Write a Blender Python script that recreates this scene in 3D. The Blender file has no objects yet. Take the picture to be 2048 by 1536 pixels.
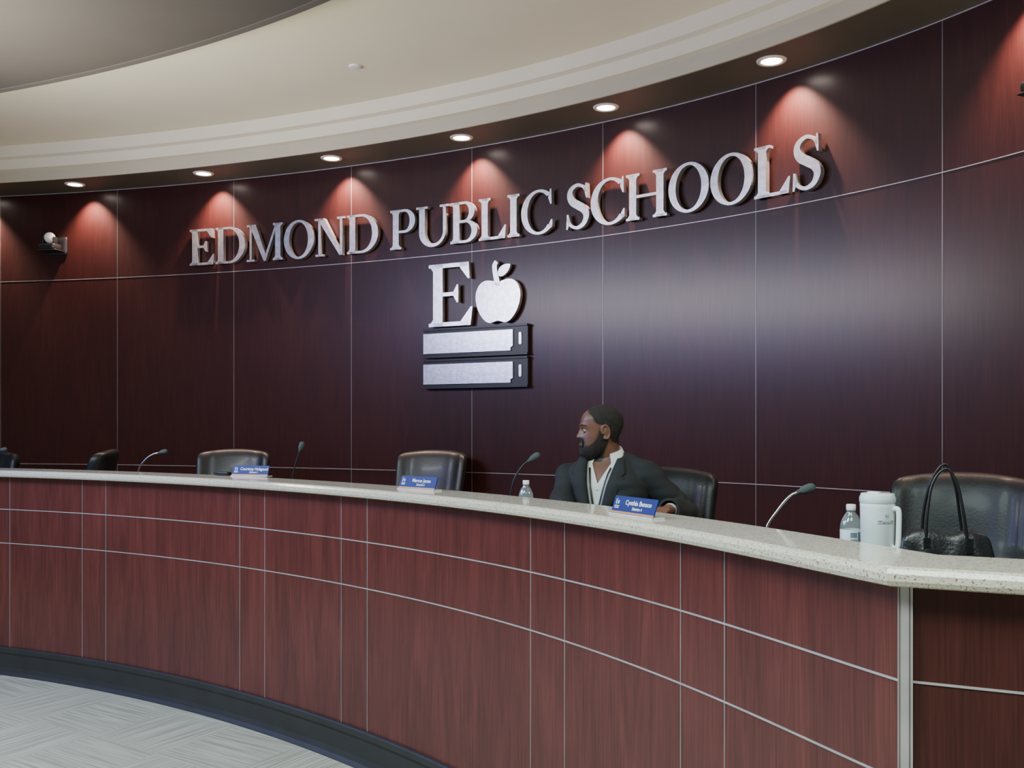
import bpy, bmesh, math
import numpy as np
from mathutils import Vector, Matrix, noise

F=1950.0; YH=844.0; EYE=1.6
ZOOM=(1,1024,768)
scene=bpy.context.scene
COL=scene.collection

# ------------------------------------------------------------ helpers
def link(o,parent=None):
    COL.objects.link(o)
    if parent is not None: o.parent=parent
    return o
def mesh_obj(name,verts,faces,mat=None,parent=None,smooth=False,uv=None):
    me=bpy.data.meshes.new(name)
    me.from_pydata([tuple(map(float,v)) for v in verts],[],faces)
    if uv is not None:
        l=me.uv_layers.new(name="UVMap")
        for poly in me.polygons:
            for li in poly.loop_indices:
                l.data[li].uv=uv[me.loops[li].vertex_index]
    me.update()
    o=bpy.data.objects.new(name,me)
    if mat: me.materials.append(mat)
    if smooth:
        for p in me.polygons: p.use_smooth=True
    return link(o,parent)
def bm_obj(name,bm,mat=None,parent=None,smooth=False,recalc=True):
    if recalc: bmesh.ops.recalc_face_normals(bm,faces=bm.faces[:])
    me=bpy.data.meshes.new(name); bm.to_mesh(me); bm.free()
    o=bpy.data.objects.new(name,me)
    if mat: me.materials.append(mat)
    if smooth:
        for p in me.polygons: p.use_smooth=True
    return link(o,parent)
def empty(name,loc=(0,0,0),rz=0):
    e=bpy.data.objects.new(name,None); e.empty_display_size=.1
    e.location=loc; e.rotation_euler=(0,0,rz)
    return link(e)
def tag(o,label,category,group=None):
    o["label"]=label; o["category"]=category
    if group: o["group"]=group
    return o
def structure(o):
    o["kind"]="structure"; return o
def tube_bm(bm,pts,radii,seg=12,flat=1.0,cap=True):
    pts=[Vector(p) for p in pts]
    if not hasattr(radii,'__len__'): radii=[radii]*len(pts)
    rings=[]; prev=None
    for i,p in enumerate(pts):
        t=(pts[min(i+1,len(pts)-1)]-pts[max(i-1,0)]).normalized()
        if prev is None:
            a=Vector((0,0,1)) if abs(t.z)<.9 else Vector((1,0,0))
            n=t.cross(a).normalized()
        else:
            n=(prev-t*prev.dot(t)).normalized()
        prev=n; b=t.cross(n)
        rings.append([bm.verts.new(p+(n*math.cos(2*math.pi*k/seg)+b*math.sin(2*math.pi*k/seg)*flat)*radii[i]) for k in range(seg)])
    for i in range(len(rings)-1):
        for k in range(seg):
            bm.faces.new((rings[i][k],rings[i][(k+1)%seg],rings[i+1][(k+1)%seg],rings[i+1][k]))
    if cap:
        bm.faces.new(rings[0][::-1]); bm.faces.new(rings[-1])
def sphere_bm(bm,c,r,seg=14,rot=None):
    if not hasattr(r,'__len__'): r=(r,r,r)
    M=Matrix.Translation(Vector(c))@((rot.to_4x4()) if rot else Matrix.Identity(4))@Matrix.Diagonal((r[0],r[1],r[2],1))
    return bmesh.ops.create_uvsphere(bm,u_segments=seg,v_segments=max(8,seg//2+2),radius=1,matrix=M)
def limb(bm,pts,radii,seg=16):
    pts=[Vector(p) for p in pts]
    P=[];R=[]
    for i in range(len(pts)-1):
        for k in range(6):
            t=k/6; P.append(pts[i].lerp(pts[i+1],t)); R.append(radii[i]*(1-t)+radii[i+1]*t)
    P.append(pts[-1]); R.append(radii[-1])
    tube_bm(bm,P,R,seg)
    for p,r in zip(pts,radii): sphere_bm(bm,p,r,seg)
def catmull(pts,n=8):
    pts=[np.array(p,float) for p in pts]; out=[]
    for i in range(len(pts)-1):
        p0=pts[max(i-1,0)];p1=pts[i];p2=pts[i+1];p3=pts[min(i+2,len(pts)-1)]
        for k in range(n):
            t=k/n
            out.append(.5*((2*p1)+(-p0+p2)*t+(2*p0-5*p1+4*p2-p3)*t*t+(-p0+3*p1-3*p2+p3)*t**3))
    out.append(pts[-1]); return out
def rounded_box_bm(bm,h,r,cuts=8,deform=None,loc=(0,0,0)):
    b2=bmesh.new(); bmesh.ops.create_cube(b2,size=2)
    bmesh.ops.subdivide_edges(b2,edges=b2.edges[:],cuts=cuts,use_grid_fill=True)
    h=Vector(h)
    for v in b2.verts:
        p=Vector((v.co.x*h.x,v.co.y*h.y,v.co.z*h.z))
        q=Vector([max(-(h[i]-r),min(h[i]-r,p[i])) for i in range(3)])
        d=p-q
        if d.length>1e-9: p=q+d.normalized()*r
        if deform: p=Vector(deform(p))
        v.co=p+Vector(loc)
    me=bpy.data.meshes.new("t"); b2.to_mesh(me); b2.free(); bm.from_mesh(me); bpy.data.meshes.remove(me)
def rbox(name,h,r,mat,parent=None,loc=(0,0,0),cuts=8,deform=None,rot=None,label=None):
    bm=bmesh.new(); rounded_box_bm(bm,h,r,cuts,deform)
    o=bm_obj(name,bm,mat,parent,True); o.location=loc
    if rot: o.rotation_euler=rot
    if label: o["label"]=label
    return o
def lathe(name,prof,mat,parent=None,loc=(0,0,0),seg=32,smooth=True,rot=None):
    verts=[];faces=[];n=len(prof)
    for r,z in prof:
        for k in range(seg):
            a=2*math.pi*k/seg; verts.append((r*math.cos(a),r*math.sin(a),z))
    for i in range(n-1):
        for k in range(seg):
            faces.append((i*seg+k,i*seg+(k+1)%seg,(i+1)*seg+(k+1)%seg,(i+1)*seg+k))
    o=mesh_obj(name,verts,faces,mat,parent,smooth); o.location=loc
    if rot: o.rotation_euler=rot
    return o
def box_bm(bm,x0,x1,y0,y1,z0,z1,M=None):
    vs=[bm.verts.new((x,y,z)) for x in(x0,x1) for y in(y0,y1) for z in(z0,z1)]
    for f in ((0,1,3,2),(4,6,7,5),(0,4,5,1),(2,3,7,6),(0,2,6,4),(1,5,7,3)): bm.faces.new([vs[i] for i in f])
    if M is not None:
        for v in vs: v.co=M@v.co
    return vs
def remesh(o,voxel,it=4,factor=.5):
    m=o.modifiers.new("r",'REMESH'); m.mode='VOXEL'; m.voxel_size=voxel; m.use_smooth_shade=True
    s=o.modifiers.new("s",'SMOOTH'); s.factor=factor; s.iterations=it
    dg=bpy.context.evaluated_depsgraph_get(); dg.update()
    me=bpy.data.meshes.new_from_object(o.evaluated_get(dg))
    o.modifiers.clear(); mats=list(o.data.materials); o.data=me
    if not len(me.materials):
        for mm in mats: me.materials.append(mm)
    for p in me.polygons: p.use_smooth=True
    return o
def text_mesh(name,body,size,mat,parent,M,extrude=.0008,bold=0.0,align='CENTER'):
    cu=bpy.data.curves.new(name,'FONT'); cu.body=body; cu.size=size; cu.align_x=align; cu.align_y='CENTER'
    cu.extrude=extrude; cu.offset=bold
    t=bpy.data.objects.new(name,cu); COL.objects.link(t)
    dg=bpy.context.evaluated_depsgraph_get(); dg.update()
    me=bpy.data.meshes.new_from_object(t.evaluated_get(dg))
    COL.objects.unlink(t); bpy.data.objects.remove(t)
    o=bpy.data.objects.new(name,me); me.materials.clear(); me.materials.append(mat)
    link(o,parent); o.matrix_local=M
    return o
def smoothstep(a,b,x):
    t=max(0,min(1,(x-a)/(b-a))); return t*t*(3-2*t)

# ------------------------------------------------------------ materials
def mat(name,base,rough=.5,metal=0,coat=0,spec=.5,trans=0,ior=1.45,emit=None,estr=0,bump=None,vary=None):
    m=bpy.data.materials.new(name); m.use_nodes=True; nt=m.node_tree; b=nt.nodes["Principled BSDF"]
    b.inputs["Base Color"].default_value=(*base,1); b.inputs["Roughness"].default_value=rough
    b.inputs["Metallic"].default_value=metal; b.inputs["Coat Weight"].default_value=coat
    b.inputs["Coat Roughness"].default_value=.12
    b.inputs["Specular IOR Level"].default_value=spec
    b.inputs["Transmission Weight"].default_value=trans; b.inputs["IOR"].default_value=ior
    if emit: b.inputs["Emission Color"].default_value=(*emit,1); b.inputs["Emission Strength"].default_value=estr
    tc=nt.nodes.new("ShaderNodeTexCoord")
    sc,amt=vary if vary else (9,.12)
    n=nt.nodes.new("ShaderNodeTexNoise"); n.inputs["Scale"].default_value=sc; n.inputs["Detail"].default_value=4
    nt.links.new(tc.outputs["Object"],n.inputs["Vector"])
    if not trans:
        r=nt.nodes.new("ShaderNodeValToRGB")
        r.color_ramp.elements[0].position=.3; r.color_ramp.elements[1].position=.7
        r.color_ramp.elements[0].color=(*[c*(1-amt) for c in base],1)
        r.color_ramp.elements[1].color=(*[min(1,c*(1+amt)) for c in base],1)
        nt.links.new(n.outputs["Fac"],r.inputs["Fac"]); nt.links.new(r.outputs["Color"],b.inputs["Base Color"])
    if bump:
        n2=nt.nodes.new("ShaderNodeTexNoise"); n2.inputs["Scale"].default_value=bump[0]; n2.inputs["Detail"].default_value=6
        nt.links.new(tc.outputs["Object"],n2.inputs["Vector"])
        bp=nt.nodes.new("ShaderNodeBump"); bp.inputs["Strength"].default_value=bump[1]; bp.inputs["Distance"].default_value=.004
        nt.links.new(n2.outputs["Fac"],bp.inputs["Height"]); nt.links.new(bp.outputs["Normal"],b.inputs["Normal"])
    return m
def clear_mat(name,tint):
    m=bpy.data.materials.new(name); m.use_nodes=True; nt=m.node_tree; nt.nodes.clear(); L=nt.links
    out=nt.nodes.new("ShaderNodeOutputMaterial"); t=nt.nodes.new("ShaderNodeBsdfTransparent"); t.inputs[0].default_value=(*tint,1)
    g=nt.nodes.new("ShaderNodeBsdfGlossy"); g.inputs["Roughness"].default_value=.08; g.inputs["Color"].default_value=(.9,1,1,1)
    d=nt.nodes.new("ShaderNodeBsdfDiffuse"); d.inputs[0].default_value=(.75,.85,.85,1)
    lw=nt.nodes.new("ShaderNodeLayerWeight"); lw.inputs[0].default_value=.35
    mx=nt.nodes.new("ShaderNodeMixShader"); L.new(lw.outputs["Facing"],mx.inputs[0]); L.new(t.outputs[0],mx.inputs[1]); L.new(g.outputs[0],mx.inputs[2])
    m2=nt.nodes.new("ShaderNodeMixShader"); m2.inputs[0].default_value=.14; L.new(mx.outputs[0],m2.inputs[1]); L.new(d.outputs[0],m2.inputs[2])
    L.new(m2.outputs[0],out.inputs[0]); return m
def wood(name,dark,mid,light,rough=.3,coat=.35,crough=.3,spec=.5,fine=85,big=.3):
    m=bpy.data.materials.new(name); m.use_nodes=True; nt=m.node_tree; b=nt.nodes["Principled BSDF"]; L=nt.links
    tc=nt.nodes.new("ShaderNodeTexCoord")
    mp=nt.nodes.new("ShaderNodeMapping"); mp.inputs["Scale"].default_value=(fine,2.2,1); L.new(tc.outputs["UV"],mp.inputs["Vector"])
    n=nt.nodes.new("ShaderNodeTexNoise"); n.inputs["Scale"].default_value=1.6; n.inputs["Detail"].default_value=8; n.inputs["Roughness"].default_value=.65; n.inputs["Distortion"].default_value=.6
    L.new(mp.outputs[0],n.inputs["Vector"])
    mp2=nt.nodes.new("ShaderNodeMapping"); mp2.inputs["Scale"].default_value=(9,1.1,1); L.new(tc.outputs["UV"],mp2.inputs["Vector"])
    n2=nt.nodes.new("ShaderNodeTexNoise"); n2.inputs["Scale"].default_value=1.0; n2.inputs["Detail"].default_value=3; n2.inputs["Distortion"].default_value=1.5
    L.new(mp2.outputs[0],n2.inputs["Vector"])
    mx=nt.nodes.new("ShaderNodeMath"); mx.operation='MULTIPLY_ADD'; mx.inputs[1].default_value=1-big
    L.new(n.outputs["Fac"],mx.inputs[0])
    m3=nt.nodes.new("ShaderNodeMath"); m3.operation='MULTIPLY'; m3.inputs[1].default_value=big; L.new(n2.outputs["Fac"],m3.inputs[0]); L.new(m3.outputs[0],mx.inputs[2])
    r=nt.nodes.new("ShaderNodeValToRGB"); e=r.color_ramp.elements
    e[0].position=.36; e[0].color=(*dark,1); e[1].position=.64; e[1].color=(*light,1)
    k=e.new(.5); k.color=(*mid,1)
    L.new(mx.outputs[0],r.inputs["Fac"]); L.new(r.outputs["Color"],b.inputs["Base Color"])
    b.inputs["Roughness"].default_value=rough; b.inputs["Coat Weight"].default_value=coat; b.inputs["Coat Roughness"].default_value=crough
    b.inputs["Specular IOR Level"].default_value=spec
    return m
M_wall=wood("mahogany_wall",(.018,.0045,.0040),(.024,.0056,.0048),(.033,.0078,.0064),.5,.42,.26,.12)
M_desk=wood("mahogany_desk",(.058,.0120,.0105),(.096,.0200,.0165),(.140,.031,.025),.40,.6,.20,.25,110,.38)
M_strip=mat("aluminium_inlay",(.40,.385,.385),.35,.5)
M_strip2=mat("dull_inlay",(.16,.15,.15),.4,.4)
M_metal=mat("brushed_metal",(.57,.575,.585),.31,.85,bump=(60,.15),vary=(25,.2))
M_black=mat("black_plastic",(.012,.012,.013),.4)
M_darkmet=mat("dark_painted_metal",(.010,.010,.011),.4,.3)
M_leather=mat("black_leather",(.009,.011,.012),.42,0,.04,.4,bump=(90,.25),vary=(6,.3))
M_cream=mat("cream_ceiling_paint",(.80,.765,.61),.8,vary=(2,.02))
M_fascia=mat("tan_fascia_paint",(.66,.62,.485),.7,vary=(2,.03))
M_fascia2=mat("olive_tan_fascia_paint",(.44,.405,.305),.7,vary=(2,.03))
M_rim=mat("taupe_rim_paint",(.11,.10,.082),.8,vary=(2,.03))
M_soffit=mat("dark_bronze_soffit_paint",(.070,.062,.048),.6,vary=(3,.05))
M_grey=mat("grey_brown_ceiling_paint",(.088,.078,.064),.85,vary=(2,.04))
M_base=mat("black_rubber_base",(.024,.024,.023),.5,0,.05)
M_chrome=mat("chrome",(.7,.72,.74),.15,1)
M_white=mat("white_plastic",(.75,.75,.75),.35)

def terrazzo():
    m=bpy.data.materials.new("speckled_solid_surface"); m.use_nodes=True; nt=m.node_tree; b=nt.nodes["Principled BSDF"]; L=nt.links
    tc=nt.nodes.new("ShaderNodeTexCoord")
    n=nt.nodes.new("ShaderNodeTexNoise"); n.inputs["Scale"].default_value=215; n.inputs["Detail"].default_value=2; L.new(tc.outputs["Object"],n.inputs["Vector"])
    r=nt.nodes.new("ShaderNodeValToRGB"); e=r.color_ramp.elements
    e[0].position=.33; e[0].color=(.24,.14,.08,1); e[1].position=.41; e[1].color=(.60,.555,.44,1)
    k=e.new(.7); k.color=(.68,.645,.52,1)
    L.new(n.outputs["Fac"],r.inputs["Fac"]); L.new(r.outputs["Color"],b.inputs["Base Color"])
    b.inputs["Roughness"].default_value=.09
    return m
M_counter=terrazzo()
def carpet():
    m=bpy.data.materials.new("plank_carpet_tiles"); m.use_nodes=True; nt=m.node_tree; b=nt.nodes["Principled BSDF"]; L=nt.links
    tc=nt.nodes.new("ShaderNodeTexCoord")
    mp=nt.nodes.new("ShaderNodeMapping"); mp.inputs["Rotation"].default_value=(0,0,math.radians(33)); mp.inputs["Scale"].default_value=(1/.5,1/.5,1/.5)
    L.new(tc.outputs["Object"],mp.inputs["Vector"])
    ck=nt.nodes.new("ShaderNodeTexChecker"); ck.inputs["Scale"].default_value=1; ck.inputs["Color1"].default_value=(1,1,1,1); ck.inputs["Color2"].default_value=(0,0,0,1)
    off=nt.nodes.new("ShaderNodeVectorMath"); off.operation='ADD'; off.inputs[1].default_value=(100.001,100.001,.5); L.new(mp.outputs[0],off.inputs[0])
    L.new(off.outputs[0],ck.inputs["Vector"])
    def lines(sc):
        a=nt.nodes.new("ShaderNodeMapping"); a.inputs["Scale"].default_value=sc; L.new(mp.outputs[0],a.inputs["Vector"])
        n=nt.nodes.new("ShaderNodeTexNoise"); n.inputs["Scale"].default_value=1; n.inputs["Detail"].default_value=3; L.new(a.outputs[0],n.inputs["Vector"]); return n
    n1=lines((1.0,38,1)); n2=lines((38,1.0,1))
    mx=nt.nodes.new("ShaderNodeMix"); mx.data_type='FLOAT'; L.new(ck.outputs["Fac"],mx.inputs[0]); L.new(n1.outputs["Fac"],mx.inputs[2]); L.new(n2.outputs["Fac"],mx.inputs[3])
    r=nt.nodes.new("ShaderNodeValToRGB"); e=r.color_ramp.elements
    e[0].position=.38; e[0].color=(.27,.26,.205,1); e[1].position=.60; e[1].color=(.45,.43,.35,1)
    L.new(mx.outputs[0],r.inputs["Fac"]); L.new(r.outputs["Color"],b.inputs["Base Color"]); b.inputs["Roughness"].default_value=.95
    return m
M_carpet=carpet()

# ------------------------------------------------------------ plan curves
class Curve:
    def __init__(s,pts):
        s.p=np.array(pts,float)
        d=np.diff(s.p,axis=0); s.u=np.concatenate([[0],np.cumsum(np.hypot(d[:,0],d[:,1]))])
        t=np.gradient(s.p,axis=0); t/=np.hypot(t[:,0],t[:,1])[:,None]
        s.t=t; s.n=np.stack([t[:,1],-t[:,0]],1)   # towards the audience
    def at(s,u,d=0):
        x=np.interp(u,s.u,s.p[:,0]);y=np.interp(u,s.u,s.p[:,1])
        tx=np.interp(u,s.u,s.t[:,0]);ty=np.interp(u,s.u,s.t[:,1]);l=math.hypot(tx,ty);tx/=l;ty/=l
        return np.array([x+ty*d,y-tx*d]),np.array([tx,ty]),np.array([ty,-tx])
    def off(s,d): return s.p+s.n*d
    def u_px(s,x,d=0):
        q=s.off(d); px=1024+F*q[:,0]/np.maximum(q[:,1],.05)
        ok=q[:,1]>.5
        return float(np.interp(x,px[ok],s.u[ok]))
def extend(pts,R,Lleft,Lright=None):
    pts=list(map(np.array,pts))
    d=pts[1]-pts[0]; th=math.atan2(-d[1],d[0]); p=pts[0].copy(); L=[]
    st=.1
    for i in range(int(Lleft/st)):
        th-=st/R; p=p-st*np.array([math.cos(th),-math.sin(th)]); L.append(p.copy())
    out=L[::-1]+pts
    if Lright:
        d=pts[-1]-pts[-2]; th=math.atan2(-d[1],d[0]); p=pts[-1].copy()
        for i in range(int(Lright/st)):
            th+=st/R; p=p+st*np.array([math.cos(th),-math.sin(th)]); out.append(p.copy())
    return out
wx=[235,468,703,944,1206,1512,1885]; ws=np.array([374,390,412,442,482,545,647])/1.75
wp=np.polyfit(np.array(wx)/1000,1/ws,3)
xs=np.linspace(0,2060,90)
S=1/np.polyval(wp,xs/1000)
WALL=Curve(extend([(( x-1024)/s,F/s) for x,s in zip(xs,S)],10.6,5,3.5))
dx=[20,212,480,530,683,735,1062,1130,1362,1450,1798]; ds=np.array([315,335,377,387,418,432,543,572,678,724,932.])
dp=np.polyfit(np.array(dx)/1000,1/ds,4)
xs=np.linspace(0,1798,90); S=1/np.polyval(dp,xs/1000)
arc=extend([((x-1024)/s,F/s) for x,s in zip(xs,S)],7.0,4)
DESK=Curve(arc)
K=DESK.p[-1]; SD=np.array([math.cos(math.radians(25)),-math.sin(math.radians(25))])
WING=Curve([K+SD*k*.1 for k in range(17)])
def clampmitre(curve,d,left=True):
    tA=DESK.t[-1]; tB=SD; bis=(tA+tB); bis/=np.hypot(*bis)
    nA=DESK.n[-1]; nB=WING.n[0]
    m=(nA+nB); m/=np.hypot(*m); mv=K+m*(d/np.dot(m,nA))
    q=curve.off(d).copy()
    for i in range(len(q)):
        side=np.dot(q[i]-K,bis)
        if (left and side>0) or((not left) and side<0): q[i]=mv
    if left: q[-1]=mv
    else: q[0]=mv
    return q
def sweep(name,curve,prof,mat,parent=None,closed=False,rng=None,mitre=None,smooth=False):
    n=len(curve.p); idx=range(n)
    if rng: idx=[i for i in range(n) if rng[0]<=curve.u[i]<=rng[1]]
    rows=[]
    for d,z in prof:
        q=clampmitre(curve,d,mitre=='L') if mitre else curve.off(d)
        rows.append([(q[i][0],q[i][1],z) for i in idx])
    verts=[];uv=[];faces=[]; m=len(prof); v=0
    pl=[0]
    for a,b in zip(prof[:-1],prof[1:]): pl.append(pl[-1]+math.hypot(a[0]-b[0],a[1]-b[1]))
    nn=len(rows[0])
    for j in range(m):
        for k,i in enumerate(idx):
            verts.append(rows[j][k]); uv.append((curve.u[i],pl[j] if m>2 else prof[j][1]))
    mm=m if closed else m-1
    for j in range(mm):
        j2=(j+1)%m
        for k in range(nn-1):
            faces.append((j*nn+k,j*nn+k+1,j2*nn+k+1,j2*nn+k))
    if closed:
        faces.append([j*nn for j in range(m)]); faces.append([j*nn+nn-1 for j in range(m)][::-1])
    return mesh_obj(name,verts,faces,mat,parent,smooth,uv)

# ------------------------------------------------------------ room shell
ZT=3.78; ZM=2.95; ZL=1.20
structure(sweep("wall_back",WALL,[(0,0.0),(0,ZT+.02)],M_wall,smooth=True))
def hstrip(name,curve,z,h=.006,d=.003,parent=None,mitre=None,mt=None):
    return sweep(name,curve,[(0,z-h/2),(d,z-h/2),(d,z+h/2),(0,z+h/2)],mt or M_strip,parent,closed=False,mitre=mitre)
ti=1
for z in (ZL,ZM):
    structure(hstrip(f"trim_{ti}",WALL,z,.0045)); ti+=1
structure(hstrip(f"trim_{ti}",WALL,ZT-.006,.007)); ti+=1
def vstrip(name,curve,u,z0,z1,w=.006,d=.003,parent=None,mat=None):
    p,t,n=curve.at(u); bm=bmesh.new()
    vs=[]
    for z in (z0,z1):
        for a,b in ((-w/2,-.001),(w/2,-.001),(w/2,d),(-w/2,d)):
            q=p+t*a+n*b; vs.append(bm.verts.new((q[0],q[1],z)))
    for f in ((0,1,5,4),(1,2,6,5),(2,3,7,6),(3,0,4,7),(0,3,2,1),(4,5,6,7)): bm.faces.new([vs[i] for i in f])
    return bm_obj(name,bm,mat or M_strip2,parent)
ujs=[WALL.u_px(x) for x in wx]; step=np.mean(np.diff(ujs))
for u in [ujs[0]-step*1.04,ujs[0]-2*step]+ujs+[ujs[-1]+step,ujs[-1]+2*step]:
    structure(vstrip(f"trim_{ti}",WALL,u,.38,ZT,.005,.002)); ti+=1
structure(sweep("ceiling_soffit",WALL,[(0,ZT),(.44,ZT)],M_soffit))
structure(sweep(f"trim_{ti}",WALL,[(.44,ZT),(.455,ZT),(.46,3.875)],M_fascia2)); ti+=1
structure(sweep(f"trim_{ti}",WALL,[(.46,3.875),(.50,3.885),(.505,3.97),(.545,3.985),(.56,4.08)],M_fascia)); ti+=1
structure(sweep("ceiling",WALL,[(.56,4.08),(3.3,4.08)],M_cream))
uu=np.clip((WALL.u-WALL.u_px(200))/4.0,-.6,1.3)
DISC=Curve(WALL.p+WALL.n*(2.12+.23*uu)[:,None])
structure(sweep(f"trim_{ti}",DISC,[(0,4.08),(0,3.9),(.05,3.9),(.05,3.905)],M_rim)); ti+=1
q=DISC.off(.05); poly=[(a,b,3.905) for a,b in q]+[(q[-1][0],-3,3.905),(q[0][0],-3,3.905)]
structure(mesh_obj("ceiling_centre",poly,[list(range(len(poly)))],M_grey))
structure(mesh_obj("floor",[(-11,-3.5,0),(6,-3.5,0),(6,11,0),(-11,11,0)],[(0,1,2,3)],M_carpet))
dq=DESK.off(-.1); a=[i for i in range(len(dq)) if DESK.u[i]>.5]
wq=WALL.off(0.001); wi=[i for i in range(len(wq)) if 1.5<WALL.u[i]]
pol=[(dq[i][0],dq[i][1],.38) for i in a]+[(*(K+SD*1.5+np.array([.04,.09])),.38)]+[(wq[i][0],wq[i][1],.38) for i in wi[::-1]]
structure(mesh_obj("floor.001",pol,[list(range(len(pol)))],M_carpet))

# ------------------------------------------------------------ desk
desk=empty("dais_desk",(0,0,0)); tag(desk,"long curved mahogany-panelled dais desk with thin metal inlay lines","desk")
sweep("front_panelling",DESK,[(0,.14),(0,1.252)],M_desk,desk,mitre='L',smooth=True)
M_wing=wood("mahogany_desk_shaded",(.036,.0085,.0065),(.052,.0115,.009),(.070,.016,.0125),.45,.25,.25,.2)  # desk mahogany with the wing's weaker light put into a darker colour
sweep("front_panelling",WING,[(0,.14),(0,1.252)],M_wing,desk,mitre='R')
M_strip3=mat("satin_inlay",(.32,.30,.30),.4,.4)
M_strip4=mat("bright_inlay",(.52,.50,.50),.35,.5)
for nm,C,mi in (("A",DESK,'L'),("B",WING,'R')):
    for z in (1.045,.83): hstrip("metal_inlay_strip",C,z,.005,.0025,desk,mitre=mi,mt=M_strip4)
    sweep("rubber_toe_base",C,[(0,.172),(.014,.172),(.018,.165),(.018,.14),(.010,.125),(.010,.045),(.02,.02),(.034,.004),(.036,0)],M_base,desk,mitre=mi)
for x in [-190,-140,20,165,212,480,530,683,735,1062,1130,1362,1450]:
    u=DESK.u_px(x) if x>=0 else DESK.u_px(20)-abs(x-20)/300
    vstrip("metal_inlay_strip",DESK,u,.17,1.252,.0035,.002,desk,M_strip3)
bm=bmesh.new()
M=Matrix.Translation((K[0],K[1],0))@Matrix.Rotation(math.radians(-25),4,'Z')
box_bm(bm,-.002,.028,-.012,.02,.0,1.252,M)
bm_obj("corner_post",bm,mat("grey_metal_post",(.46,.43,.42),.4,.4),desk)
M_gr=mat("dark_grey_groove",(.10,.09,.09),.5)  # darker grey for the thin strips along the post edges
for x0 in (.0005,.0205):
    bm=bmesh.new(); box_bm(bm,x0,x0+.0025,-.0130,-.011,.0,1.252,M); bm_obj("post_groove",bm,M_gr,desk)
M_lam=mat("dark_laminate",(.03,.02,.018),.4)
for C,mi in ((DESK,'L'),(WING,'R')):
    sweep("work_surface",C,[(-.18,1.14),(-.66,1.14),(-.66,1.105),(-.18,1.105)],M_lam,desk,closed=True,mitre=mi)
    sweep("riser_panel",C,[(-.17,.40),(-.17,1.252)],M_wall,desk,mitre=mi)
top=empty("stone_countertop"); tag(top,"continuous speckled beige stone ledge top along the curved desk","countertop")
prof=[(-.195,1.252),(-.195,1.295),(.040,1.295),(.052,1.291),(.058,1.281),(.058,1.266),(.053,1.256),(.042,1.252)]
o1=sweep("ledge_slab",DESK,prof,M_counter,top,closed=True,mitre='L')
o2=sweep("ledge_slab",WING,prof,M_counter,top,closed=True,mitre='R')
ZC=1.295

# ------------------------------------------------------------ letters
class Glyph:
    def __init__(s): s.parts=[]
    def poly(s,*p): s.parts.append(('p',list(p)))
    def rect(s,x0,y0,x1,y1): s.poly((x0,y0),(x1,y0),(x1,y1),(x0,y1))
    def ribbon(s,spine,th,n=8):
        sp=catmull(spine,n); t=catmull([(a,0) for a in th],n); s.strip(sp,[a[0] for a in t])
    def strip(s,sp,t):
        sp=np.array(sp); g=np.gradient(sp,axis=0); g/=np.hypot(g[:,0],g[:,1])[:,None]; nn=np.stack([-g[:,1],g[:,0]],1)
        L=sp+nn*np.array(t)[:,None]/2; R=sp-nn*np.array(t)[:,None]/2
        s.parts.append(('s',L,R,False))
    def ring(s,cx,cy,rx,ry,ix,iy,a0=0,a1=360,icx=None):
        icx=cx if icx is None else icx
        A=np.radians(np.linspace(a0,a1,49))
        L=np.stack([cx+rx*np.cos(A),cy+ry*np.sin(A)],1); R=np.stack([icx+ix*np.cos(A),cy+iy*np.sin(A)],1)
        s.parts.append(('s',L,R,abs(a1-a0)==360))
    def stem(s,x0,x1,y0=0,y1=1,bot=True,topp=True,l=.085,ls=True,rs=True):
        s.rect(x0,y0,x1,y1)
        for flag,yb,sg in ((bot,y0,1),(topp,y1,-1)):
            if not flag: continue
            a=x0-(l if ls else 0); b=x1+(l if rs else 0)
            s.rect(a,min(yb,yb+sg*.055),b,max(yb,yb+sg*.055))
            if ls: s.poly((x0-l*.55,yb+sg*.055),(x0,yb+sg*.055),(x0,yb+sg*.115))
            if rs: s.poly((x1+l*.55,yb+sg*.055),(x1,yb+sg*.055),(x1,yb+sg*.115))
    def build(s,name,mat,h,depth,sx=1.0,parent=None):
        bm=bmesh.new()
        def V(p,y): return bm.verts.new((p[0]*h*sx,y,p[1]*h))
        for part in s.parts:
            if part[0]=='p':
                f=[V(p,-depth) for p in part[1]]; b=[V(p,0) for p in part[1]]
                bm.faces.new(f); bm.faces.new(b[::-1]); n=len(f)
                for i in range(n): bm.faces.new((f[i],f[(i+1)%n],b[(i+1)%n],b[i]))
            else:
                _,L,R,cl=part; n=len(L)
                lf=[V(p,-depth) for p in L];rf=[V(p,-depth) for p in R];lb=[V(p,0) for p in L];rb=[V(p,0) for p in R]
                for i in range(n-1):
                    bm.faces.new((lf[i],lf[i+1],rf[i+1],rf[i])); bm.faces.new((lb[i],lb[i+1],rb[i+1],rb[i]))
                    bm.faces.new((lf[i],lf[i+1],lb[i+1],lb[i])); bm.faces.new((rf[i],rf[i+1],rb[i+1],rb[i]))
                if not cl:
                    for i in (0,n-1): bm.faces.new((lf[i],rf[i],rb[i],lb[i]))
        return bm_obj(name,bm,mat,parent)
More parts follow.
